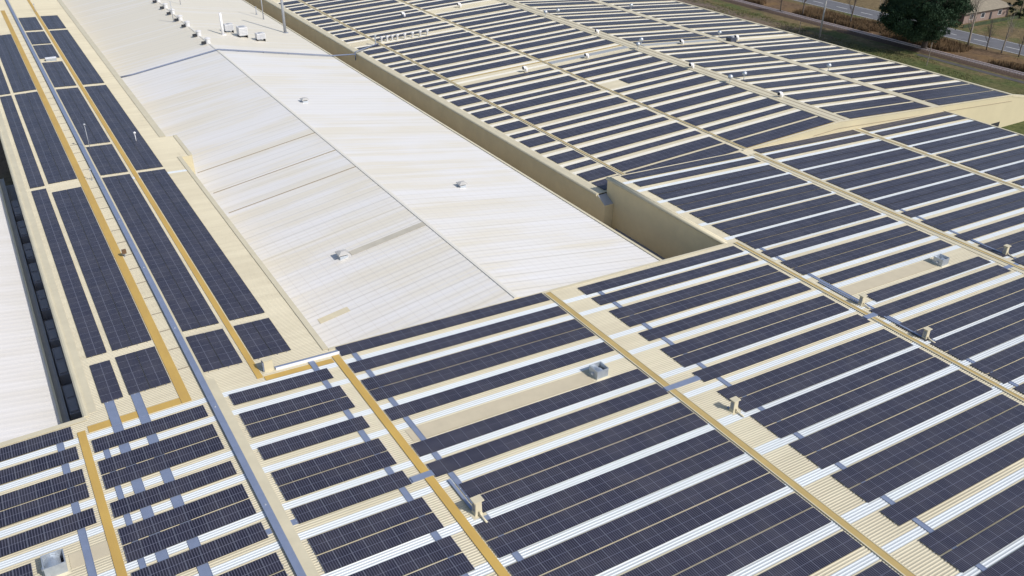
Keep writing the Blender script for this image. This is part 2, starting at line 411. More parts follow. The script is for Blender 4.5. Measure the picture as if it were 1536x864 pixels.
# common list of far rows: (top y, rows of modules)
FR = [(234.9, 2), (230.1, 1), (227.2, 2), (222.2, 1), (219.0, 2), (213.6, 1), (210.4, 2), (205.7, 1), (202.8, 2), (197.7, 1), (194.9, 2), (189.4, 1),
      (186.4, 2), (181.6, 1), (178.4, 2), (173.5, 1), (170.3, 2), (165.4, 1), (162.35, 2), (157.2, 1), (154.1, 2), (149.4, 1), (146.1, 2), (141.3, 1),
      (137.9, 2), (133.0, 1), (130.2, 2), (125.4, 1), (122.1, 2), (117.0, 1), (113.9, 2), (109.2, 1), (105.8, 2), (101.1, 1), (97.75, 2), (94.0, 2)]
for (v, n) in FR[:-1]:
    mb = MB(); y = snap(v + .12, VE + .06); sheeting(mb, FAR, 72.0, 172.0, y, y + .96, 0.24, 0.030, 0.005)
    child(mb, 'skylight_sheet', M['skylight_far'], far)

lw = empty('low_white_roof_building', (-12, 100, GZ), 'low white ribbed roof at the left frame edge beyond the dark gap', 'building')
LW = [(-40, -4.65 + 38.3 * T(8.8)), (-1.7, -4.65)]
mb = MB(); sheeting(mb, LW, -40, -1.7, VF + .08, 140, 0.85, 0.01); child(mb, 'roof', mat('plain_white_sheeting', (.76, .74, .73), .5, c2=(.70, .67, .63), scale=.5, stretch=(.08, 1, 1)), lw)
mb = MB(); mb.quad([(-1.7, VF + .08, GZ), (-1.7, 140, GZ), (-1.7, 140, -4.65), (-1.7, VF + .08, -4.65)]); skirt(mb, LW, -40, -1.7, VF + .09, GZ)
child(mb, 'wall', M['wall_lifted'], lw)
mb = MB(); mb.box(-1.75, -1.55, VF + .1, 140, -4.75, -4.58); child(mb, 'eaves_trim', M['trim'], lw)
mb = MB(); mb.box(-1.55, -1.02, VF + .1, 140, -5.4, -5.3); mb.box(-1.06, -1.0, VF + .1, 140, -5.3, -5.15)
child(mb, 'gutter', M['grey'], lw)
gm = None
for i in range(9):
    v = 68 + i * 7.1; L = 4.6 + (i % 3) * .5
    mb = MB(); mb.box(-.5, .42, 0, L, 0, 1.1); mb.box(-.4, .3, .25, L * .45, 1.1, 1.25); mb.box(-.36, .3, L * .55, L - .2, 1.1, 1.22)
    o = mb.build('plant_unit', M['pit']); o.location = (-0.35, v, -6.4)
    tag(o, 'dark plant box deep in the gap left of the wing, number %s from the front' % ['one', 'two', 'three', 'four', 'five', 'six', 'seven', 'eight', 'nine'][i], 'duct unit', 'dark plant boxes in the gap')
mb = MB(); mb.box(-1.69, .29, VF + .1, 140, GZ, -6.45); o = mb.build('gap_floor', M['pit']); tag(o, kind='structure')
mb = MB(); mb.box(65.62, 70.66, VF + .1, LV1, GZ, -9.2); mb.box(70.67, WU - .02, VF + .1, 87.4, GZ, -9.2); o = mb.build('alley_floor', M['pit']); tag(o, kind='structure')
# sloping apron closing the recess between the near side wall and the end of the far roof
mb = MB(); va, za, vb, zb = VE + .05, -4.75, 88.6, -5.7
mb.quad([(70.71, vb, zb), (WU - .02, vb, zb), (WU - .02, va, za), (70.71, va, za)], 1)
mb.quad([(70.7, vb, GZ), (WU - .02, vb, GZ), (WU - .02, vb, zb), (70.7, vb, zb)], 0)
child(mb, 'apron', [M['wall_lifted'], M['grey']], far)

# ---------------------------------------------------------------- solar rows
CAMR = Vector((.851748, -.523789, .013022)); CAMU = Vector((.250334, .428658, .868093)); CAMF = Vector((.46028, .736137, -.496231)); CAMP = Vector((0, 0, 45))
FPX = 1300.0
def inframe(pts, m=50):
    xs, ys = [], []
    for p in pts:
        d = Vector(p) - CAMP; z = d.dot(CAMF)
        if z < 1: continue
        xs.append(768 + FPX * d.dot(CAMR) / z); ys.append(432 - FPX * d.dot(CAMU) / z)
    if not xs: return False
    return min(xs) < 1536 + m and max(xs) > -m and min(ys) < 864 + m and max(ys) > -m
ML = 1.70; PL = 1.83; TH = 0.035; HB = 0.085
_mod = {}
def module_mesh(w):   # one module, origin at its left far corner, hanging towards -y
    k = round(w, 3)
    if k in _mod: return _mod[k]
    mb = MB(); a = w - .02
    mb.box(0, a, -ML, 0, 0, TH, 1)
    mb.quad([(0.0, -ML, TH + .002), (a, -ML, TH + .002), (a, 0, TH + .002), (0.0, 0, TH + .002)], 0, [(0.001, 0.001), (.999, .001), (.999, .999), (.001, .999)])
    _mod[k] = mb.mesh('solar_module', [M['glass'], M['frame']]); return _mod[k]
_rail = {}
def rail_mesh(L):
    k = round(L, 3)
    if k in _rail: return _rail[k]
    mb = MB(); mb.box(-.12, L + .08, -.03, .03, -.045, -.002)
    n = int(L / 1.4)
    for i in range(n + 1): mb.box(L * i / max(n, 1) - .03, L * i / max(n, 1) + .03, -.03, .03, -.075, -.045)
    _rail[k] = mb.mesh('mounting_rail', M['rail']); return _rail[k]
ORD = ['first', 'second', 'third', 'fourth', 'fifth', 'sixth', 'seventh', 'eighth', 'ninth', 'tenth', 'eleventh', 'twelfth', 'thirteenth', 'fourteenth', 'fifteenth',
       'sixteenth', 'seventeenth', 'eighteenth', 'nineteenth', 'twentieth', 'twenty-first', 'twenty-second', 'twenty-third', 'twenty-fourth', 'twenty-fifth',
       'twenty-sixth', 'twenty-seventh', 'twenty-eighth', 'twenty-ninth', 'thirtieth', 'thirty-first', 'thirty-second', 'thirty-third', 'thirty-fourth', 'thirty-fifth', 'thirty-sixth', 'thirty-seventh']
nrows = 0
def solar_row(prof, ua, ub, vt, lines, label, group, detail=True, ml=ML, gap=None, npitch=1.10):
    global nrows
    nm = max(1, int(round((ub - ua) / npitch))); w = (ub - ua) / nm
    th = slope(prof, (ua + ub) / 2); z = zof(prof, ua) + HB
    name = 'solar_panel_row' if lines == 1 else 'paired_solar_panel_row'
    cs = math.cos(th)
    if detail:
        root = empty(name, (ua, vt, z), label, 'solar panels', group, (0, -th, 0))
        me = module_mesh(w / cs)
        for l in range(lines):
            y0 = -l * PL
            for i in range(nm):
                o = bpy.data.objects.new('solar_module', me); col.objects.link(o); o.parent = root
                o.location = (i * w / cs, y0, random.uniform(-.004, .004))
            for yy in (.42, 1.32):
                o = bpy.data.objects.new('mounting_rail', rail_mesh(nm * w / cs)); col.objects.link(o); o.parent = root
                o.location = (0, y0 - yy, 0)
    else:
        mb = MB(); W = nm * w / cs
        for l in range(lines):
            y0 = -l * (ml + .09) if gap is None else -l * (ml + gap)
            mb.box(0, W - .02, y0 - ml, y0, 0, TH, 1)
            mb.quad([(0, y0 - ml, TH + .003), (W - .02, y0 - ml, TH + .003), (W - .02, y0, TH + .003), (0, y0, TH + .003)], 0,
                    [(0.001, l + .001), (nm - .001, l + .001), (nm - .001, l + .999), (.001, l + .999)])
            for yy in (.42, ml - .4): mb.box(-.1, W + .06, y0 - yy - .03, y0 - yy + .03, -.05, -.004, 2)
        root = mb.build(name, [M['glass'], M['frame'], M['rail']]); root.location = (ua, vt, z); root.rotation_euler = (0, -th, 0)
        tag(root, label, 'solar panels', group)
    nrows += 1

def near_strip(rows, ua, ub, phrase, group, detail):
    k = 0
    for r in rows:
        vt, n = r[0], r[1]; a = r[2] if len(r) > 2 else ua; b = r[3] if len(r) > 3 else ub
        if not inframe([(a, vt, zof(NEAR, a)), (b, vt, zof(NEAR, b)), (a, vt - 1.8 * n, zof(NEAR, a)), (b, vt - 1.8 * n, zof(NEAR, b))], 25): continue
        lab = '%s %s row from the far end, %s' % (ORD[k], 'single' if n == 1 else 'double', phrase); k += 1
        solar_row(NEAR, a, b, vt, n, lab, group, detail)
LOW = [(39.6, 2), (35.2, 2), (30.8, 2), (26.2, 1), (22.87, 2), (18.7, 1), (15.0, 2)]
near_strip([(65.6, 1), (62.75, 1), (59.75, 2), (54.9, 1), (51.6, 1, -20, -5.3), (49.8, 1, -20, -5.3), (47.2, 1), (44, 2)], -17.4, -0.93, 'left of the first gold walkway', 'panel rows left of the first walkway', True)
near_strip([(62.86, 1), (59.95, 2), (55.0 - .25, 1), (51.75, 2), (47.2, 1), (43.95, 2)] + LOW, 0.2, 9.0 - .05, 'between first gold walkway and grey ridge duct', 'panel rows between first walkway and duct', True)
near_strip([(63.25, 1), (60.2, 2), (55.25, 1), (51.9, 2), (47.42, 1), (44.05, 2)] + LOW, 11.18, 19.98, 'between grey ridge duct and second gold walkway', 'panel rows between duct and second walkway', True)
near_strip([(66.2, 1), (63.05, 1), (60.07, 2), (55.15, 1), (49.94, 1), (47.2, 1), (43.98, 2, 23.0), (39.65, 2)] + LOW[1:], 21.9, 45.12, 'between second and third gold walkways', 'panel rows between second and third walkways', True)
near_strip([(65.35, 1), (62.8, 1), (59.75, 2), (54.87, 1), (51.56, 2), (47.0, 1), (43.7, 2)] + LOW, 49.25, 72.4, 'between third and fourth gold walkways', 'panel rows between third and fourth walkways', True)
FN = [(89.85, 1), (87.1, 1), (83.84, 2), (79.67, 2), (75.37, 2), (71.15, 2), (67.03, 2), (62.6, 1), (59.55, 2), (54.64, 1)]
near_strip(FN[:-1] + [(54.64, 1, 75.45), (49.5, 1, 76.7), (46.95, 1), (43.6, 2)] + LOW, 74.28, 97.7, 'between fourth and fifth walkways', 'panel rows between fourth and fifth walkways', True)
near_strip(FN + [(51.4, 2), (46.95, 1), (43.6, 2)], 100.55, 124.2, 'between fifth and sixth walkways', 'panel rows between fifth and sixth walkways', False)
near_strip(FN, 126.4, 149.95, 'right of the sixth walkway', 'panel rows right of the sixth walkway', False)

# far roof
def far_strip(ua, ub, rows, phrase, group):
    k = 0
    for r in rows:
        vt, n = r[0], r[1]; a = r[2] if len(r) > 2 else ua; b = r[3] if len(r) > 3 else ub; nl = r[4] if len(r) > 4 else n
        if not inframe([(a, vt, zof(FAR, a)), (b, vt, zof(FAR, b)), (a, vt - 1.5 * n, zof(FAR, a)), (b, vt - 1.5 * n, zof(FAR, b))], 6): continue
        lab = '%s %s row from the back, %s' % (ORD[k], {1: 'single', 2: 'double', 3: 'triple'}[n], phrase); k += 1
        solar_row(FAR, a, b, vt, n, lab, group, False, ml=1.56, gap=.02)
def sub(rows, drop=(), add=()):
    out = [r for r in rows if all(abs(r[0] - d) > .3 for d in drop)] + list(add)
    return sorted(out, key=lambda r: -r[0])
far_strip(72.25, 77.3, sub(FR, (186.4,)), 'on the narrow strip beside the parapet', 'narrow far rows beside the parapet')
far_strip(78.5, 98.6, sub(FR, (186.4, 181.6, 149.4, 146.1, 141.3), ((186.2, 1), (181.0, 1), (144.4, 1), (141.2, 1))), 'far roof left of the middle walkway', 'far rows left of the middle walkway')
far_strip(100.2, 120.0, sub(FR, (202.8, 149.4, 146.1, 141.3, 130.2), ((144.2, 1), (141.0, 1), (130.2, 2, 105.1))), 'far roof between middle walkway and ridge', 'far rows between middle walkway and ridge')
far_strip(124.4, 146.3, sub(FR, (149.4, 146.1, 141.3), ((150.2, 1), (144.4, 1), (141.1, 1))), 'far roof just right of the ridge', 'far rows just right of the ridge')
far_strip(149.2, 171.6, sub(FR[:-2], (146.1, 141.3), ((144.0, 1), (140.9, 1), (99.0, 3), (93.95, 2))), 'far roof along the right eave', 'far rows along the right eave')

# lengthwise blocks on the wing: modules with the long side across
def wing_block(u0, cols, v1, v0, label):
    global nrows
    if not inframe([(u0, v1, 0), (u0 + 4, v1, 0), (u0, v0, 0), (u0 + 4, v0, 0)], 10): return
    th = slope(NEAR, u0 + .5); n = int(round((v1 - v0) / 1.094)); w = (v1 - v0) / n
    vis = n
    root = empty('solar_panel_block', (u0, v0, zof(NEAR, u0) + HB), label, 'solar panels', 'lengthwise panel blocks on the left wing', (0, -th, 0))
    me = module_mesh(w)
    for c in range(cols):
        for i in range(n):
            o = bpy.data.objects.new('solar_module', me); col.objects.link(o); o.parent = root
            o.rotation_euler = (0, 0, R(90)); o.location = ((c * 1.745), i * w, random.uniform(-.004, .004))
        for xx in (.42, 1.3):
            o = bpy.data.objects.new('mounting_rail', rail_mesh(n * w)); col.objects.link(o); o.parent = root
            o.rotation_euler = (0, 0, R(90)); o.location = (c * 1.745 + xx, 0, 0)
    nrows += 1
for u0, cols, blocks, phr in (
    (1.75, 1, [(119.0, 75.4), (73.95, 67.55), (164.2, 120.1), (209.8, 165.4)], 'single column beside the dark gap'),
    (3.95, 2, [(117.2, 75.35), (74.1, 67.55), (164.2, 120.4), (209.8, 165.6)], 'pair of columns left of the left gold path'),
    (10.22, 2, [(119.0, 75.4), (74.2, 67.6), (132.1, 120.0), (163.9, 133.15), (183.1, 165.4), (197.5, 186.2), (209.9, 198.6), (225.0, 211.6)], 'pair of columns right of the grey duct'),
    (14.72, 2, [(119.0, 75.4), (74.2, 67.6), (163.9, 120.0), (210.0, 165.4), (225.6, 211.6)], 'rightmost pair of columns on the wing')):
    for i, (a, b) in enumerate(sorted(blocks)):
        wing_block(u0 if cols == 2 or True else u0, cols, a, b, '%s block from the near end, %s' % (ORD[i], phr))

# ---------------------------------------------------------------- walkways, ducts, trays
def walkway(prof, u0, u1, v0, v1, label, m, edge=True, h=0.10, turn=None):
    root = empty('roof_walkway', ((u0 + u1) / 2, v0, zof(prof, u0)), label, 'walkway')
    mb = MB(); strip_v(mb, prof, u0 + .05, u1 - .05, v0, v1, .05, h)
    if turn:
        a, b, c, d = turn; strip_u(mb, prof, a, b, c, d, .05, h)
    n = 'deck'; child(mb, n, m, root)
    if edge:
        mb = MB()
        for a in (u0 - .05, u1 - .05): strip_v(mb, prof, a, a + .10, v0, v1, .036, h + .03)
        child(mb, 'edge_strip', M['trim'], root)
    return root
G_ = M['gold']; GP = M['gold_pale']
walkway(NEAR, -0.68, 0.02, V0, 64.5, 'first gold walkway from the left, running down beside the short panel rows', G_, False)
walkway(NEAR, 21.02, 21.8, V0, 64.9, 'second gold walkway, starting at the corner of the white roof', G_, False)
walkway(NEAR, 45.38, 46.1, V0, 66.0, 'third gold walkway, with wide bare ribbed roof along its right side', GP)
w = walkway(NEAR, 73.1, 73.6, V0, 66.0, 'fourth walkway, dull gold, starting at the end of the tall side wall', GP)
walkway(NEAR, 99.2, 99.7, V0, 88.5, 'fifth walkway, dull gold between cream strips', GP)
walkway(NEAR, 125.0, 125.45, V0, 90.0, 'sixth walkway, cream and dull gold, nearest the right edge', GP)
walkway(NEAR, 7.45, 8.35, 64.05, 235, 'gold path along the left slope of the wing, turning left at its near end', G_, False, .075, turn=(0.2, 7.46, 64.05, 64.95))
walkway(NEAR, 13.98, 14.62, 64.5, 250, 'gold path between the right panel columns of the wing, turning right at its end', G_, False, .075, turn=(14.63, 20.95, 63.95, 64.7 - .1))
walkway(FAR, 77.75, 78.15, VE + .3, 236, 'narrow pale gold walkway on the far roof nearest the parapet', GP, True)
walkway(FAR, 99.55, 99.95, VE + .3, 222, 'narrow pale gold walkway on the far roof between parapet and ridge', GP, True)
mb = MB(); strip_u(mb, FAR, 78.3, 120.5, 148.75, 149.1, .05, .1)
tag(mb.build('cross_walkway', GP), 'thin gold cross walkway from the parapet side to the far ridge', 'walkway')
mb = MB(); strip_v(mb, NEAR, 98.4, 99.1, 20, 88.5, .036, .07); strip_v(mb, NEAR, 99.8, 100.4, 20, 88.5, .036, .07)
child(mb, 'flashing', M['trim'], near)
mb = MB(); strip_v(mb, NEAR, 124.4, 124.9, 20, 90, .036, .07); strip_v(mb, NEAR, 72.6 + 1.1, 74.15, 60, 66.0, .036, .07)
child(mb, 'flashing', M['trim'], near)

duct = empty('ridge_cable_duct', (9.8, 5, 0), 'long blue-grey galvanised cable duct running along the left ridge', 'cable duct')
mb = MB(); mb.box(9.46, 9.93, V0, LV1, 0.03, 0.24); mb.box(9.43, 9.96, V0, LV1, .24, .27)
child(mb, 'casing', M['galv'], duct)
for v in (48.5, 61.8, 90.0, 76.0, 104):
    mb = MB(); mb.box(9.64, 9.76, v, v + .12, .27, .31); child(mb, 'lid_bolt', M['rail'], duct)
def tray(pts, w, label, h0=.038, h1=.06, prof=NEAR, m=None, name='cable_tray', grp='galvanised cable trays on the near roof'):
    mb = MB(); (u0, v0), (u1, v1) = pts
    if abs(u0 - u1) < abs(v0 - v1):
        strip_v(mb, prof, u0 - w / 2, u0 + w / 2, min(v0, v1), max(v0, v1), h0, h1)
        strip_v(mb, prof, u0 - w / 2, u0 - w / 2 + .03, min(v0, v1), max(v0, v1), h1, h1 + .025); strip_v(mb, prof, u0 + w / 2 - .03, u0 + w / 2, min(v0, v1), max(v0, v1), h1, h1 + .025)
    else: strip_u(mb, prof, min(u0, u1), max(u0, u1), v0 - w / 2, v0 + w / 2, h0, h1)
    return tag(mb.build(name, m or M['galv']), label, 'cable tray', grp)
tray([(-1.98, V0), (-1.98, 64.5)], .5, 'blue-grey tray under the rows left of the first gold walkway')
tray([(2.3, 42), (2.3, 67.6)], .75, 'leftmost of three trays crossing the gaps left of the grey duct')
tray([(4.4, 42), (4.4, 67.6)], .75, 'middle one of three trays crossing the gaps left of the grey duct')
tray([(1.0, 38), (1.0, 61.5)], .42, 'narrow tray just right of the first gold walkway')
tray([(19.1, 20), (19.1, 65.4)], .5, 'tray along right ends of rows left of second gold walkway')
tray([(23.1, 15), (23.1, 64.9)], .48, 'tray along left ends of rows right of second gold walkway')
tray([(50.9, 15), (50.9, 64.5)], .5, 'tray along left ends of rows right of third gold walkway')
tray([(75.05, 20), (75.05, 66)], .45, 'tray along left ends of rows right of fourth walkway')
tray([(101.6, 20), (101.6, 66)], .4, 'tray along left ends of rows right of fifth walkway')
tray([(9.3, 46.1), (-.2, 46.1)], .55, 'cross tray piece left of the grey duct')
tray([(10.3, 46.1), (100.4, 46.1)], .58, 'cross tray running right from grey duct over three walkways', .062, .075)
for i, (a, b) in enumerate(((20.1, 21.9), (45.2, 49.2), (72.5, 74.2))):
    tray([(a, 46.1), (b, 46.1)], .6, 'raised cover where the cross tray steps over the %s gold walkway' % ['second', 'third', 'fourth'][i], .10, .16, name='tray_bridge')
for i, (u, a, b) in enumerate(((2.3, 63.9, 65.15), (4.4, 63.9, 65.15), (19.1, 63.8, 64.8))):
    tray([(u, a), (u, b)], .75 if i < 2 else .52, ['left cover over the near turn of the left gold path', 'right cover over the near turn of the left gold path', 'cover over the right gold path near second walkway'][i], .078, .12, name='tray_bridge')
for (a, b, y, d) in ((15.9, 21.9, 65.35, 'near the corner of the white roof'),):
    mb = MB(); strip_u(mb, NEAR, a, b, y - .22, y + .22, .06, .16, 0); strip_u(mb, NEAR, a, b, y - .30, y - .22, .04, .30, 1)
    tag(mb.build('cable_duct', [M['galv'], M['whitemetal']]), 'white-edged duct running right from tall cream cabinet to second gold walkway', 'cable duct')
mb = MB(); strip_u(mb, FAR, 100.2, 120.1, 146.2, 147.6, .05, .16); tag(mb.build('flat_duct', mat('dull_zinc', (.45, .46, .46), .5, .3)), 'flat grey duct left of the far ridge beside the cross walkway', 'duct')
mb = MB(); strip_u(mb, FAR, 124.2, 146.0, 146.2, 147.6, .05, .16); tag(mb.build('flat_duct', bpy.data.materials['dull_zinc']), 'flat grey duct right of the far ridge with a white cowl', 'duct')

# ---------------------------------------------------------------- vent boxes
def vent_box(u, v, s, label):
    z = zof(NEAR, u); root = empty('vent_box', (u, v, z), label, 'roof vent', 'open galvanised vent boxes')
    h = .95 * s; a = .62 * s
    mb = MB(); t = .04
    for x0, x1, y0, y1 in ((-a, a, -a, -a + t), (-a, a, a - t, a), (-a, -a + t, -a + t, a - t), (a - t, a, -a + t, a - t)):
        mb.box(x0, x1, y0, y1, -.05, h)
    mb.box(-a - .03, a + .03, -a - .03, -a, h - .05, h + .01); mb.box(-a - .03, -a, -a, a, h - .05, h + .01); mb.box(a, a + .03, -a, a, h - .05, h + .01); mb.box(-a - .03, a + .03, a, a + .03, h - .05, h + .01)
    mb.build('casing', M['galv_box'], root)
    mb = MB(); mb.box(-a + t, a - t, -a + t, a - t, h * .25, h * .27); mb.build('throat', M['dark'], root)
    for sy in (-1, 1):
        mb = MB(); n = 8
        for i in range(n):
            def P(t): return (-a + t * 2 * a * .8, h * .55 + .42 * h * math.sin(t * math.pi * .95))
            (x0, z0), (x1, z1) = P(i / n), P((i + 1) / n)
            y0, y1 = (-a + .06, -.06) if sy < 0 else (.04, a - .06)
            if sy > 0: z0 -= .12; z1 -= .12
            mb.hexa([(x0, y0, z0 - .02), (x1, y0, z1 - .02), (x1, y1, z1 - .02), (x0, y1, z0 - .02), (x0, y0, z0), (x1, y0, z1), (x1, y1, z1), (x0, y1, z0)])
        mb.build('damper_flap', M['galv_box'], root)
    mb = MB(); mb.box(-a - .16, -a - .04, -.1, .1, h * .35, h * .55); mb.build('actuator', M['whitemetal'], root)
    mb = MB(); mb.taper((0, 0), a + .25, a + .25, -.02, a + .02, a + .02, .10); mb.build('base_flashing', M['trim'], root)
vent_box(41.3, 50.9, 1.0, 'open square galvanised vent box beside the third gold walkway, at the end of beige strip')
vent_box(91.6, 50.5, 1.0, 'open square galvanised vent box on the right, between fourth and fifth walkways')
vent_box(-3.95, 50.2, 1.05, 'large open galvanised vent box at lower left corner of the picture')

def riser(u, v, label, s=1.0, tray_len=5):
    z = zof(NEAR, u); root = empty('cable_riser', (u, v, z), label, 'cable riser', 'hooded cream cable risers')
    s *= .88; root.scale = (s, s, s)
    mb = MB(); mb.taper((0, 0), .33, .30, .03, .27, .25, .28); mb.taper((0, 0), .27, .25, .28, .25, .23, 1.18); mb.build('shaft', M['trim'], root)
    mb = MB()
    for i in range(6): mb.box(-.30, -.255, -.17, .17, .34 + i * .13, .41 + i * .13)
    mb.build('louvre', M['grey'], root)
    mb = MB(); mb.taper((0, 0), .25, .23, 1.18, .40, .34, 1.32); mb.taper((0, 0), .41, .35, 1.32, .40, .34, 1.39); mb.build('cap', M['trim'], root)
    mb = MB(); mb.box(-.55, .55, -.5, .5, .032, .06); mb.build('base_flange', M['trim'], root)
    mb = MB(); mb.tube([(.05, -.28, .42), (.05, -.45, .25), (.08, -.75, .14), (.1, -1.25, .12)], .085, 8); mb.build('conduit_bend', M['trim'], root, True)
    mb = MB(); mb.box(-.28, -.06, .20, tray_len, .11, .19); mb.build('raised_tray', M['galv'], root)
riser(48.5, 40.9, 'cream hooded riser standing on bare ribs right of third gold walkway', 1.05, .6)
riser(74.7, 40.5, 'lower of two cream hooded risers beside the fourth walkway', 1.0, 5.5)
riser(74.6, 48.3, 'upper of two cream hooded risers beside the fourth walkway', 1.0, 6.5)
riser(101.5, 48.4, 'cream hooded riser at right frame edge beside the fifth walkway', 1.0, 5)
riser(22.75, 40.7, 'cream hooded riser casting a shadow onto the second gold walkway', 1.15, 4)
root = empty('electrical_cabinet', (15.3, 65.5, zof(NEAR, 15.3)), 'tall cream cabinet at the corner of the right gold path on the wing', 'cabinet')
root.scale = (.8, .8, .85)
mb = MB(); mb.box(-.45, .55, -.3, .3, .03, 1.35); mb.build('body', M['trim'], root)
mb = MB(); mb.box(-.52, .62, -.37, .37, 1.352, 1.42); mb.build('cap', M['trim'], root)
mb = MB(); mb.box(-.58, -.453, -.25, .25, .15, 1.25); mb.build('side_louvre', M['galv'], root)
mb = MB(); mb.box(-.7, .8, -.55, .55, .032, .07); mb.build('base_flange', M['trim'], root)

# skylight hatch on wing (bluish box), small masts
root = empty('hatch_box', (12.0, 184.6, zof(NEAR, 12)), 'small pale blue box between wing panel blocks near the top left', 'box')
mb = MB(); mb.box(-.9, .9, -.5, .5, .03, .5); mb.build('casing', M['galv_box'], root)
mb = MB(); mb.box(-.95, .95, -.55, .55, .502, .56); mb.build('lid', M['whitemetal'], root)
def mast(name, p, h, r, label, m, cat='pole', top=None):
    root = empty(name, p, label, cat)
    mb = MB(); mb.tube([(0, 0, -.2), (0, 0, h)], [r, r * .75], 10); mb.build('shaft', m, root, True)
    mb = MB(); mb.lathe([(r * 2.2, -.05), (r * 2.2, .05), (r * 1.1, .08)], n=10); mb.build('base_plate', m, root)
    if top:
        mb = MB(); mb.lathe([(.02, h), (top, h + top * .6), (top, h + top * 1.4), (.03, h + top * 2)], n=10); mb.build('head', m, root, True)
mast('sensor_mast', (10.6, 131.0, zof(NEAR, 10.6)), 3.6, .05, 'thin mast with pale head beside the grey duct, upper left', M['grey'], 'mast', .16)
mast('sensor_mast', (17.0, 132.0, zof(NEAR, 17)), 1.2, .05, 'short mast with white ball head among the right wing panels', M['whitemetal'], 'mast', .18)
mast('sensor_mast', (9.0, 119.0, 0), 1.4, .05, 'short dark leaning mast between left gold path and duct', M['grey'], 'mast', .12)
mast('sensor_mast', (14.3, 231.0, zof(NEAR, 14)), 1.6, .06, 'small dark mast beside right gold path, top left', M['grey'], 'mast', .15)
root = empty('isolator_post', (8.55, 94.2, 0.0), 'small brown isolator box on the left gold path, wing roof', 'electrical box')
mb = MB(); mb.box(-.25, .2, -.2, .2, .45, .85); mb.build('housing', mat('rust', (.14, .08, .04), .7), root)
mb = MB(); mb.box(-.04, .04, -.04, .04, 0, .45); mb.build('stand', M['grey'], root)

# middle white roof: box vents, cowls, stack, air conditioners, poles, pipe
def hood_vent(p, s, label):
    root = empty('roof_vent', p, label, 'roof vent', 'small hooded vents on the white roof')
    mb = MB(); mb.taper((0, 0), .62 * s, .62 * s, -.2, .55 * s, .55 * s, .42 * s); mb.build('curb', M['galv_box'], root)
    mb = MB(); mb.taper((0, 0), .5 * s, .5 * s, .42 * s, .45 * s, .45 * s, .62 * s); mb.build('throat', M['dark'], root)
    mb = MB(); mb.taper((0, 0), .78 * s, .78 * s, .62 * s, .78 * s, .78 * s, .74 * s); mb.taper((0, 0), .78 * s, .78 * s, .74 * s, .25 * s, .25 * s, 1.0 * s); mb.build('hood', M['vent_grey'], root)
hood_vent((46.3, 142.3, -1.75), .8, 'farthest hooded vent, on the right slope just past the ridge')
hood_vent((53.2, 98.7, -2.8), .78, 'hooded vent alone on the right slope of the white roof')
hood_vent((31.0, 87.4, -2.9), .85, 'nearest hooded vent with a dirty streak, left slope of white roof')
mb = MB(); strip_u(mb, WHITE, 32.0, 41.8, 86.9, 88.0, .037, .05)
child(mb, 'stained_sheet', mat('stain', (.55, .51, .42), .6, var=.15, scale=.6), white)
mb = MB(); strip_u(mb, WHITE, 24.0, 27.4, 76.4, 77.4, .037, .05); child(mb, 'unpainted_sheet', mat('bare_cream', (.68, .61, .44), .6, var=.08), white)
for i, v in enumerate((234, 226.0, 219, 211.5, 204.8, 195, 187.7)):
    root = empty('ridge_cowl', (41.9, v, -1.1), '%s white cowl from the near end of the white roof ridge' % ORD[6 - i], 'roof cowl', 'white cowls along the white roof ridge')
    mb = MB(); mb.lathe([(.62, -.2), (.62, 1.0), (.75, 1.05), (.75, 1.2), (.1, 1.45)], n=12); root.scale = (.85, .85, .85); mb.build('drum', M['vent_light'], root)
    mb = MB(); mb.box(-1.5, -.55, -.4, .4, 0, .5); mb.build('side_inlet', M['dark'], root)
mast('exhaust_stack', (47.45, 197.0, -1.95), 4.7, .34, 'tall white exhaust stack on the white roof', M['whitemetal'], 'chimney')
mast('lattice_pole', (62.9, 202.0, -4.3), 14, .34, 'thick grey steel pole at the right eave of the white roof', M['grey'])
mast('thin_pole', (62.7, 217.5, -4.3), 9, .13, 'thin grey pole behind the thick one near the parapet', M['grey'])
mast('short_post', (62.8, 223.5, -4.3), 1.6, .14, 'short grey post near the parapet, upper middle', M['grey'], 'post', .2)
mast('aerial_pole', (40.4, 211.7, -1.3), 4.6, .09, 'thin dark pole standing among the ridge cowls', M['grey'])
mast('aerial_pole', (46.6, 231.8, -1.8), 5, .09, 'thin dark pole right of ridge cowls at the top edge', M['grey'])
def acunit(p, sx, sy, h, label):
    root = empty('air_conditioner', p, label, 'air conditioner', 'white air conditioners on the white roof'); root.scale = (.85, .85, .9)
    mb = MB(); mb.box(-sx, sx, -sy, sy, .5, .5 + h); mb.build('casing', M['vent_light'], root)
    for i in range(5):
        mb = MB(); zz = .62 + i * (h - .2) / 5; mb.box(-sx + .1, sx - .1, -sy - .03, -sy - .001, zz, zz + .1); mb.build('grille_bar', M['grey'], root)
    for x in (-sx + .15, sx - .15):
        mb = MB(); mb.box(x - .08, x + .08, -sy + .1, sy - .1, -.3, .5); mb.build('foot', M['dark'], root)
    mb = MB(); mb.lathe([(sy * .6, .5 + h), (sy * .6, .58 + h), (.1, .6 + h)], n=14); mb.build('fan_guard', M['grey'], root)
acunit((49.6, 200.0, -2.25), 1.1, .8, 1.5, 'left unit of the white louvred pair beside the tall stack')
acunit((51.3, 195.6, -2.5), 1.1, 1.3, 1.9, 'larger right unit of the louvred pair beside the stack')
acunit((54.2, 192.2, -2.95), 1.1, .9, 1.3, 'white louvred unit standing apart, right of the pair')
root = empty('service_pipe', (42.1, 181, -1.0), 'long blue-grey pipe crossing the white roof and climbing the parapet', 'pipe')
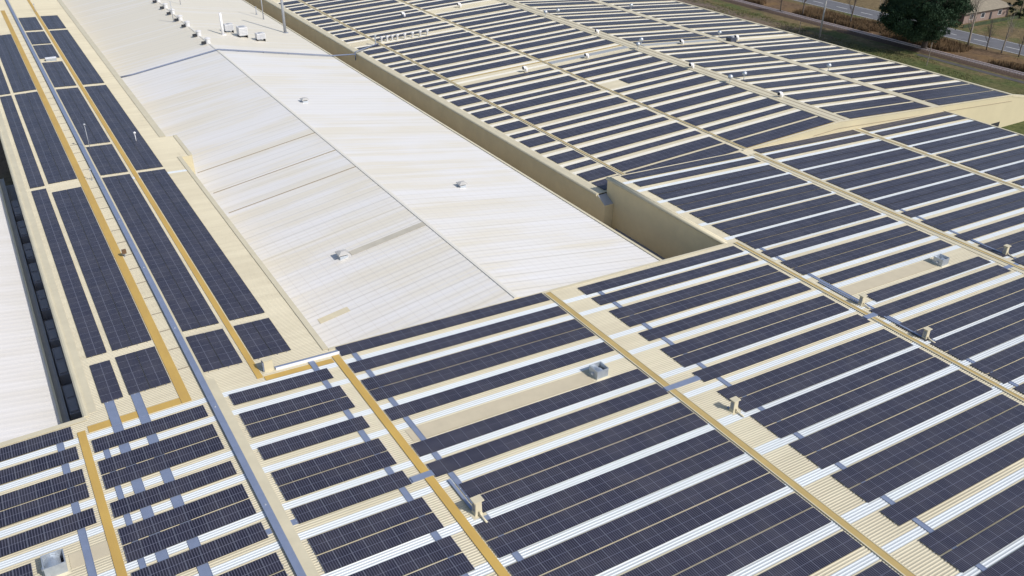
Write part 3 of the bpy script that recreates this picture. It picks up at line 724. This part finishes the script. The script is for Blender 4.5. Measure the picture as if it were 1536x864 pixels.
mb = MB(); mb.tube([(22.6, 181.5, -4.05), (25.2, 180.9, -3.65), (42.1, 180.9, -.85), (65.1, 177.9, -4.35), (70.2, 177.9, -4.7)], .14, 8)
mb.tube([(70.25, 177.9, -6.0), (70.25, 177.9, -4.2), (71.2, 177.9, -4.0), (77.3, 181.6, -4.1)], .14, 8)
child(mb, 'run', M['pipe'], root, True)
for u in (27, 31, 35, 39, 46, 51, 56, 61):
    mb = MB(); z = zof(WHITE, u); vv = 181.5 - .09 * (u - 42) * (u > 42); mb.box(u - .06, u + .06, vv - .75, vv - .35, z, z + .12); child(mb, 'bracket', M['grey'], root)

# far roof cowls
def elbow(u, v, label, s=1.0, prof=FAR):
    z = zof(prof, u); root = empty('elbow_cowl', (u, v, z), label, 'roof cowl', 'white elbow cowls on the far roof')
    root.scale = (s * .66, s * .66, s * .66)
    mb = MB(); mb.tube([(0, 0, -.1), (0, 0, .7), (-.15, 0, 1.0), (-.5, 0, 1.15), (-.95, 0, 1.12)], [.42, .42, .44, .46, .5], 12); mb.build('duct', M['whitemetal'], root, True)
    mb = MB(); mb.tube([(-.955, 0, 1.12), (-.97, 0, 1.12)], .42, 12); mb.build('mouth', M['dark'], root)
    mb = MB(); mb.box(-.6, .6, -.6, .6, .03, .12); mb.build('base', M['trim'], root)
elbow(93.0, 201.0, 'white elbow cowl farthest left on the far roof near the top', 1.2)
elbow(108.8, 201.0, 'white elbow cowl near the top edge left of the far ridge', 1.2)
elbow(93.3, 145.1, 'white elbow cowl with grey duct beside the cross walkway', 1.2)
elbow(108.6, 145.3, 'white elbow cowl on the flat grey duct left of far ridge', 1.1)
elbow(121.9, 159.8, 'white elbow cowl on the far ridge, farthest one', 1.0)
elbow(134.9, 145.6, 'white elbow cowl on the flat grey duct right of far ridge', 1.1)
elbow(121.3, 127.3, 'white elbow cowl on the far ridge, middle one', 1.2)
elbow(122.6, 105.0, 'white elbow cowl on the far ridge, nearest one', 1.2)
elbow(151.6, 145.4, 'white elbow cowl beside dark unit near the right eave rows', 1.3)
for i, (u, v) in enumerate([(78.9, 183.2), (80.2, 183.0), (81.4, 182.9), (82.6, 182.7), (84.3, 182.4), (86.2, 182.3), (88.1, 182.2), (89.9, 182.2)]):
    z = zof(FAR, u); root = empty('row_cowl', (u, v + .1, z), '%s of eight small white cowls in a row, counted from the left' % ORD[i], 'roof cowl', 'row of eight white cowls on the far roof')
    mb = MB(); mb.lathe([(.26, 0), (.26, .8), (.5, 1.25), (.5, 1.45), (.1, 1.5)], n=10); root.scale = (.8, .8, .85); mb.build('cone', M['vent_light'], root, True)
    mb = MB(); mb.lathe([(.5, .03), (.5, .1), (.2, .12)], n=8); mb.build('base', M['trim'], root)
for (u, v, lab) in [(120.6, 179.4, 'bluish dish on post at the far ridge top'), (125.0, 180.5, 'small bluish post lamp right of ridge at the top'), (120.8, 144.0, 'bluish dish on post where the cross walkway meets the ridge'),
                    (124.5, 147.5, 'small bluish post lamp beside the flat duct on the ridge'), (120.7, 116.2, 'bluish dish on post on near part of far ridge, left'), (125.4, 117.2, 'small bluish post lamp on near part of far ridge, right'),
                    (149.2, 116.8, 'bluish post lamp on the near part of the right-hand valley'), (149.2, 149.0, 'bluish post lamp beside the dark unit in the right-hand valley'), (149.6, 182.5, 'bluish post lamp at the top of the right-hand valley')]:
    root = empty('post_lamp', (u, v, zof(FAR, u)), lab, 'lamp', 'bluish post lamps on the far roof')
    mb = MB(); mb.tube([(0, 0, 0), (0, 0, .9)], .08, 6); mb.build('post', M['galv_box'], root)
    mb = MB(); mb.lathe([(.05, .8), (.42, 1.0), (.5, 1.3), (.3, 1.6), (.05, 1.7)], n=12); mb.build('head', M['galv_box'], root, True)
root = empty('dark_fan_unit', (149.6, 145.2, zof(FAR, 149.6)), 'dark low fan unit in the right-hand valley beside white cowl', 'fan unit')
mb = MB(); mb.box(-1.1, .7, -.8, .8, 0, .9); mb.build('casing', mat('navy', (.05, .06, .09), .5), root)
mb = MB(); mb.lathe([(.5, .9), (.5, 1.15), (.1, 1.2)], n=12); mb.build('fan_drum', M['grey'], root)
root = empty('downpipe_post', (76.6, 181.4, zof(FAR, 76.6)), 'upright pale pipe end with cap at the parapet service crossing', 'pipe')
mb = MB(); mb.tube([(0, 0, 0), (0, 0, 2.1)], .16, 8); mb.build('riser', M['galv_box'], root)
mb = MB(); mb.lathe([(.3, 2.1), (.3, 2.3), (.05, 2.4)], n=10); mb.build('cap', M['galv_box'], root)
mb = MB(); strip_u(mb, FAR, 77.0 - 2.2, 77.5, 180.2, 181.0, .036, .06); tag(mb.build('gold_mat', GP), 'small gold mat at the parapet end of the service pipe', 'mat')

# ---------------------------------------------------------------- ground, road, track
def ground_mat():
    m, nt, b = new_mat('ground'); k = NB(nt)
    tc = k.n('ShaderNodeTexCoord'); sx = k.n('ShaderNodeSeparateXYZ'); nt.links.new(tc.outputs['Object'], sx.inputs[0])
    X, Y = sx.outputs[0], sx.outputs[1]
    def nz(scale, det=6, dist=0, rough=.6):
        n = k.n('ShaderNodeTexNoise'); n.inputs['Scale'].default_value = scale; n.inputs['Detail'].default_value = det; n.inputs['Roughness'].default_value = rough
        nt.links.new(tc.outputs['Object'], n.inputs['Vector']); return n.outputs['Fac']
    a, b1, c = nz(.12), nz(.9, 8, 0, .7), nz(.05)
    def step(v, lo, hi):
        r = k.n('ShaderNodeMapRange'); r.inputs[1].default_value = lo; r.inputs[2].default_value = hi; nt.links.new(v, r.inputs[0]); return r.outputs[0]
    wx = k.math('ADD', X, k.math('MULTIPLY', k.math('SUBTRACT', a, .5), 5.0))
    grass = k.mix(step(b1, .35, .65), (0.052, 0.07, 0.025), (0.115, 0.125, 0.05))
    tan = k.mix(step(b1, .3, .7), (0.095, 0.072, 0.040), (0.22, 0.165, 0.09))
    brown = k.mix(step(b1, .3, .7), (0.075, 0.05, 0.032), (0.19, 0.125, 0.075))
    dirt = k.mix(step(b1, .3, .7), (0.11, 0.085, 0.068), (0.19, 0.15, 0.12))
    # grass beside the building for y < 160, dirt yard further back
    g1 = k.mix(step(k.math('ADD', Y, k.math('MULTIPLY', a, 10.0)), 150, 168), grass, dirt)
    g1 = k.mix(k.math('MULTIPLY', step(c, .5, .7), .5), g1, tan)
    g2 = k.mix(step(wx, 200.5, 203), g1, k.mix(step(a, .42, .6), tan, grass))
    g3 = k.mix(step(wx, 207.5, 209), g2, brown)
    g4 = k.mix(step(wx, 213.5, 216), g3, k.mix(step(a, .45, .6), brown, k.mix(.5, tan, (0.20, 0.11, 0.045))))
    g5 = k.mix(step(wx, 225, 228), g4, k.mix(step(a, .45, .62), tan, grass))
    g6 = k.mix(step(wx, 240, 244), g5, k.mix(step(nz(.06), .50, .63), tan, grass))
    nt.links.new(g6, b.inputs['Base Color']); b.inputs['Roughness'].default_value = .95; b.inputs['Specular IOR Level'].default_value = .1
    bp = k.n('ShaderNodeBump'); bp.inputs['Strength'].default_value = .7; bp.inputs['Distance'].default_value = .35
    nt.links.new(b1, bp.inputs['Height']); nt.links.new(bp.outputs['Normal'], b.inputs['Normal'])
    return m
mb = MB(); mb.quad([(-600, -300, GZ), (1800, -300, GZ), (1800, 1800, GZ), (-600, 1800, GZ)])
tag(mb.build('ground', ground_mat()), kind='structure')
asph = mat('asphalt', (0.135, 0.135, 0.15), .85, c2=(0.105, 0.105, 0.115), scale=.35)
pathm = mat('path_tar', (0.075, 0.07, 0.07), .9, var=.25, scale=.6)
mb = MB(); mb.box(229.3, 240.2, -200, 900, GZ - .05, GZ + .04); tag(mb.build('road', asph), kind='structure')
mb = MB()
for i in range(-10, 60):
    y = 2 + i * 9.4; mb.box(234.0, 234.25, y, y + 4.2, GZ + .04, GZ + .046)
mb.box(229.7, 229.85, -200, 900, GZ + .04, GZ + .046); mb.box(239.6, 239.75, -200, 900, GZ + .04, GZ + .046)
tag(mb.build('road_markings', mat('road_paint', (.75, .75, .72), .7, var=.2, scale=1)), kind='structure')
mb = MB(); mb.box(205.2, 207.0, -200, 135, GZ - .05, GZ + .03); tag(mb.build('path', pathm), kind='structure')
mb = MB(); mb.taper((211, 300), 3.0, 500, GZ - .05, 1.9, 500, GZ + .35)
tag(mb.build('track_bed', mat('ballast', (.105, .07, .05), .95, c2=(.05, .032, .022), scale=2.5, bump=.8)), kind='structure')
root = empty('railway_track', (211, 150, GZ), 'single railway track with pale rails running along behind the building', 'railway track')
for x in (-.75, .75):
    mb = MB(); mb.box(x - .07, x + .07, -140, 200, .47, .66); mb.build('rail', mat('rail_steel%d' % (x > 0), (.72, .62, .60), .5, .0), root)
mb = MB()
for i in range(480): y = -138 + i * .7; mb.box(-1.3, 1.3, y, y + .24, .34, .46)
tag(mb.build('sleepers', mat('sleeper', (.20, .15, .13), .9), root), kind='stuff')

# brush line of dry shrubs
random.seed(3)
brushm = mat('dry_brush', (.23, .15, .075), .9, c2=(.11, .07, .04), scale=.8)
grassm = mat('grass_blades', (.10, .13, .035), .9, c2=(.16, .13, .06), scale=.5)
def tufts(name, m, n, fx, fy, h, wd, z=GZ):
    mb = MB()
    for _ in range(n):
        x, y = fx(), fy()
        nn = noise.noise(Vector((x * .12, y * .06, 3)))
        if nn < -.12: continue
        hh = h * random.uniform(.4, 1) * (1 + nn)
        for k in range(3):
            a = random.uniform(0, math.pi); dx, dy = math.cos(a) * wd, math.sin(a) * wd
            ox, oy = random.uniform(-.5, .5), random.uniform(-.5, .5); lx, ly = random.uniform(-.3, .3), random.uniform(-.3, .3)
            mb.quad([(x + ox - dx, y + oy - dy, z), (x + ox + dx, y + oy + dy, z), (x + ox + dx * .3 + lx, y + oy + dy * .3 + ly, z + hh)])
    return tag(mb.build(name, m), kind='stuff')
o = tufts('dry_brush', brushm, 26000, lambda: 215 + random.random() ** 1.2 * 9, lambda: random.uniform(95, 290), 1.5, .09); tag(o, 'rusty brown dry brush between track and road', 'brush')
o = tufts('rough_grass', grassm, 16000, lambda: random.uniform(174, 204), lambda: random.uniform(95, 240), .22, .10); tag(o, 'short green and straw grass beside the building', 'grass')

# ---------------------------------------------------------------- trees
barkm = mat('bark', (.13, .105, .09), .9, var=.35, scale=2)
palebark = mat('pale_bark', (.30, .26, .22), .9, var=.35, scale=2)
def bare_tree(p, h, label, seed, m=barkm, spread=.5):
    random.seed(seed)
    root = empty('bare_tree', p, label, 'tree', 'leafless roadside trees')
    tr, br = MB(), MB()
    pts = []; x = y = 0; lean = Vector((random.uniform(-.05, .05), random.uniform(-.05, .05), 1))
    n = 8
    for i in range(n + 1):
        t = i / n; pts.append(Vector((lean.x * h * t + random.uniform(-.08, .08) * t, lean.y * h * t, h * t)))
    rr = [h * .020 * (1 - .88 * i / n) + .015 for i in range(n + 1)]
    tr.tube(pts, rr, 7)
    def grow(p0, d, L, r, lev):
        q = [p0]; dd = d.copy()
        for i in range(4):
            dd = (dd + Vector((random.uniform(-.22, .22), random.uniform(-.22, .22), random.uniform(0, .22)))).normalized()
            q.append(q[-1] + dd * L / 4)
        br.tube(q, [r, r * .8, r * .6, r * .45, r * .25], 4 if lev else 5, cap=False)
        if lev < 3:
            for _ in range(4 if lev < 2 else 3):
                k = random.choice((1, 2, 3, 4)); a = random.uniform(0, 2 * math.pi)
                nd = (dd + Vector((math.cos(a), math.sin(a), random.uniform(0, .5))) * .75).normalized()
                grow(q[k], nd, L * random.uniform(.45, .7), r * .5, lev + 1)
    for i in range(16):
        t = random.uniform(.22, .98); k = min(int(t * n), n - 1)
        p0 = pts[k].lerp(pts[k + 1], t * n - k); a = random.uniform(0, 2 * math.pi)
        grow(p0, Vector((math.cos(a) * spread, math.sin(a) * spread, .8)).normalized(), h * .30 * (1.15 - t * .7), h * .006 * (1.25 - t), 0 if i % 2 else 1)
    tr.build('trunk', m, root, True); br.build('branches', m, root)
for i, (u, v, h, lab, mm) in enumerate([(214.5, 181, 11, 'bare tree at the left end of the brown brush line', barkm), (211.5, 187, 9, 'slim bare tree beyond the track near top centre', barkm),
        (217.5, 166, 12, 'dark leaning bare tree right of the utility pole', barkm), (223.4, 160, 12, 'bare tree halfway between utility pole and pine', palebark),
        (225.8, 134, 15, 'tallest pale bare tree right of the pine, before the house', palebark), (226.3, 129, 8, 'small twiggy bare tree right of the tallest one', barkm),
        (226.6, 125, 10, 'bare tree second from the right frame edge', palebark), (227.4, 120.8, 8, 'thin bare tree at the right frame edge', barkm), (203.5, 212, 9, 'bare bushy tree at the top, left of the others', barkm)]):
    bare_tree((u, v, GZ), h, lab, 20 + i, mm, .55)
def leafy(name, p, h, crown, nclump, nleaf, label, seed, m, trunk_r=.5, ls=.35, lowc=.18, off=(0, 0), cs=24.):
    random.seed(seed); root = empty(name, p, label, 'tree')
    tr = MB(); tr.tube([(0, 0, -.3), (.1, 0, h * .12), (off[0] * .3 + .2, off[1] * .3, h * .35), (off[0] * .7, off[1] * .7, h * .7), (off[0], off[1], h * .92)], [trunk_r * 1.3, trunk_r, trunk_r * .8, trunk_r * .45, .1], 9)
    cl = []
    for i in range(nclump):
        t = random.random(); zz = lowc + (1 - lowc) * t
        a = random.uniform(0, 2 * math.pi)
        prof = crown(t) * (1 + .28 * noise.noise(Vector((math.cos(a) * 1.3, math.sin(a) * 1.3, t * 4 + seed)))); rr = prof * math.sqrt(random.uniform(.10, 1.0))
        c = Vector((off[0] + math.cos(a) * rr, off[1] + math.sin(a) * rr, h * zz)); cl.append((c, random.uniform(.7, 1.9) * h / cs))
        if rr > prof * .55 and i % 3 == 0: tr.tube([(off[0] * .4, off[1] * .4, max(h * .1, c.z - rr * .5)), (c.x * .5, c.y * .5, c.z - rr * .18), tuple(c)], [trunk_r * .28, trunk_r * .18, .05], 5, cap=False)
    lf = MB()
    for c, r in cl:
        for _ in range(int(nleaf * (r * cs / h) ** 1.5 * .8)):
            d = Vector((random.gauss(0, 1), random.gauss(0, 1), random.gauss(0, .6))); d.normalize(); q = c + Vector((d.x, d.y, d.z * .7)) * r * random.uniform(.4, 1.12)
            a = Vector((random.gauss(0, 1), random.gauss(0, 1), random.gauss(0, 1))).normalized(); a = (a + d * .9 + Vector((0, 0, .3))).normalized()
            b = a.cross(Vector((random.random(), random.random(), random.random())).normalized()).normalized(); s = ls * random.uniform(.6, 1.3)
            lf.quad([q - b * s * .3, q + b * s * .3, q + a * s])
    tr.build('trunk', barkm, root, True); lf.build('crown', m, root)
pinem = mat('pine_needles', (0.050, 0.092, 0.046), .8, c2=(0.024, 0.050, 0.030), scale=.35, spec=.25)
leafy('pine_tree', (211.2, 137.0, GZ), 27, lambda t: 9.8 * (1 - .25 * max(0, t - .3)) * (1 if t > .2 else .45 + t * 2.75), 430, 230, 'big dark green pine casting shadow on the grass', 5, pinem, .62, .42, .13, (-1.6, 1.4))
shrubm = mat('shrub', (0.05, 0.075, 0.03), .9, c2=(0.025, 0.035, 0.018), scale=.8)
leafy('dark_shrub', (272, 148, GZ), 8, lambda t: 3.6 * math.sin(math.pi * min(1, .15 + t * .85)), 60, 120, 'dark evergreen shrub at the right end of the house', 8, shrubm, .2, .35, .05)
leafy('dark_shrub', (243, 151, GZ), 4, lambda t: 3.0 * math.sin(math.pi * min(1, .15 + t * .85)), 50, 100, 'dark low shrub at the left front of the house', 9, shrubm, .15, .3, .05)

# utility pole, fence posts
root = empty('utility_pole', (197.2, 159.3, GZ), 'pale wooden utility pole with crossarms beside the right eave', 'utility pole')
mb = MB(); mb.tube([(0, 0, 0), (0, 0, 13)], [.26, .18], 10); mb.build('shaft', mat('pale_pole', (.5, .48, .46), .8, var=.15, scale=1), root, True)
for z in (11.9, 10.9):
    mb = MB(); mb.box(-1.3, 1.3, -.07, .07, z, z + .16); mb.build('crossarm', palebark, root)
    for x in (-1.15, -.5, .5, 1.15):
        mb = MB(); mb.lathe([(.05, z + .16), (.09, z + .25), (.05, z + .36), (.02, z + .4)], c=(x, 0), n=8); mb.build('insulator', M['whitemetal'], root)
for (u, v, h, lab) in ((196.0, 165.5, 3.2, 'short pale post left of the utility pole'), (198.7, 127.0, 5.5, 'thin reddish post on the grass below the pine')):
    mb = MB(); mb.tube([(0, 0, 0), (0, 0, h)], .09, 8); mb.lathe([(.12, h), (.12, h + .06), (.02, h + .12)], n=8)
    o = mb.build('marker_post', palebark); o.location = (u, v, GZ); tag(o, lab, 'post')
# house
root = empty('house', (259, 156.5, GZ), 'brick bungalow with grey-brown hipped roof across the road', 'house')
brick = mat('pink_brick', (.27, .20, .175), .85, var=.2, scale=1.5)
mb = MB(); mb.box(-11, 11, -6, 6, 0, 3.1); mb.box(-17, -11, -3, 5, 0, 2.9); mb.build('wall', brick, root)
roofm = mat('tile_roof', (.26, .225, .17), .85, var=.25, scale=1.2)
def hip(mb, x0, x1, y0, y1, z0, h, r):
    cx0, cx1, cy = x0 + r, x1 - r, (y0 + y1) / 2
    a, b, c, d, e, f = (x0, y0, z0), (x1, y0, z0), (x1, y1, z0), (x0, y1, z0), (cx0, cy, z0 + h), (cx1, cy, z0 + h)
    mb.quad([a, b, f, e]); mb.quad([c, d, e, f]); mb.quad([b, c, f]); mb.quad([d, a, e]); mb.quad([d, c, b, a])
mb = MB(); hip(mb, -12, 12, -7, 7, 3.1, 3.2, 7); hip(mb, -18, -9, -4, 6, 2.95, 2.3, 4); mb.build('roof', roofm, root)
for x in (-7.5, -2.0, 6.5):
    f = MB(); f.box(x - .9, x + .9, -6.08, -6.0, .9, 2.3); w_ = f.build('window', M['whitemetal'], root)
    g = MB(); g.box(x - .78, x + .78, -6.1, -6.081, 1.0, 2.2); g.build('pane', M['dark'], w_)
mb = MB(); mb.box(1.6, 2.5, -6.08, -6.0, 0, 2.1); mb.build('door', M['dark'], root)
mb = MB(); mb.box(2, 2.8, 1, 1.8, 5, 7.2); mb.build('chimney', brick, root)
mb = MB(); mb.box(-16, 12, -9.5, -9.3, 0, .9); 
o = mb.build('garden_hedge', shrubm); o.location = (259, 156.5, GZ); tag(o, 'low clipped garden hedge in front of the bungalow', 'hedge')

# ---------------------------------------------------------------- camera and light
cam = bpy.data.cameras.new('camera'); co = bpy.data.objects.new('camera', cam); col.objects.link(co)
co.matrix_world = Matrix(((CAMR.x, CAMU.x, -CAMF.x, 0), (CAMR.y, CAMU.y, -CAMF.y, 0), (CAMR.z, CAMU.z, -CAMF.z, 45), (0, 0, 0, 1)))
cam.sensor_width = 36; cam.lens = FPX / 1536 * 36; cam.clip_start = .5; cam.clip_end = 5000
sc.camera = co
EL, AZ = R(42), (0.41, -0.912)
sd = Vector((AZ[0] * math.cos(EL), AZ[1] * math.cos(EL), math.sin(EL))).normalized()
sun = bpy.data.lights.new('sun', 'SUN'); so = bpy.data.objects.new('sun', sun); col.objects.link(so)
sun.energy = 3.75; sun.angle = R(.55); sun.color = (1, .955, .89)
so.rotation_euler = sd.to_track_quat('Z', 'Y').to_euler()
wd = bpy.data.worlds.new('World'); sc.world = wd; wd.use_nodes = True
nt = wd.node_tree; bg = nt.nodes['Background']
st = nt.nodes.new('ShaderNodeTexSky'); st.sky_type = 'NISHITA'; st.sun_disc = False
st.sun_elevation = EL; st.sun_rotation = math.atan2(AZ[0], AZ[1]); st.air_density = 1.0; st.dust_density = 1.5; st.ozone_density = 1.0
nt.links.new(st.outputs[0], bg.inputs[0]); bg.inputs[1].default_value = 0.12
sc.view_settings.view_transform = 'Standard'; sc.view_settings.look = 'None'; sc.view_settings.exposure = 0.06; sc.view_settings.gamma = 1
sc.render.engine = 'CYCLES'
print('solar rows', nrows, 'objects', len(bpy.data.objects))
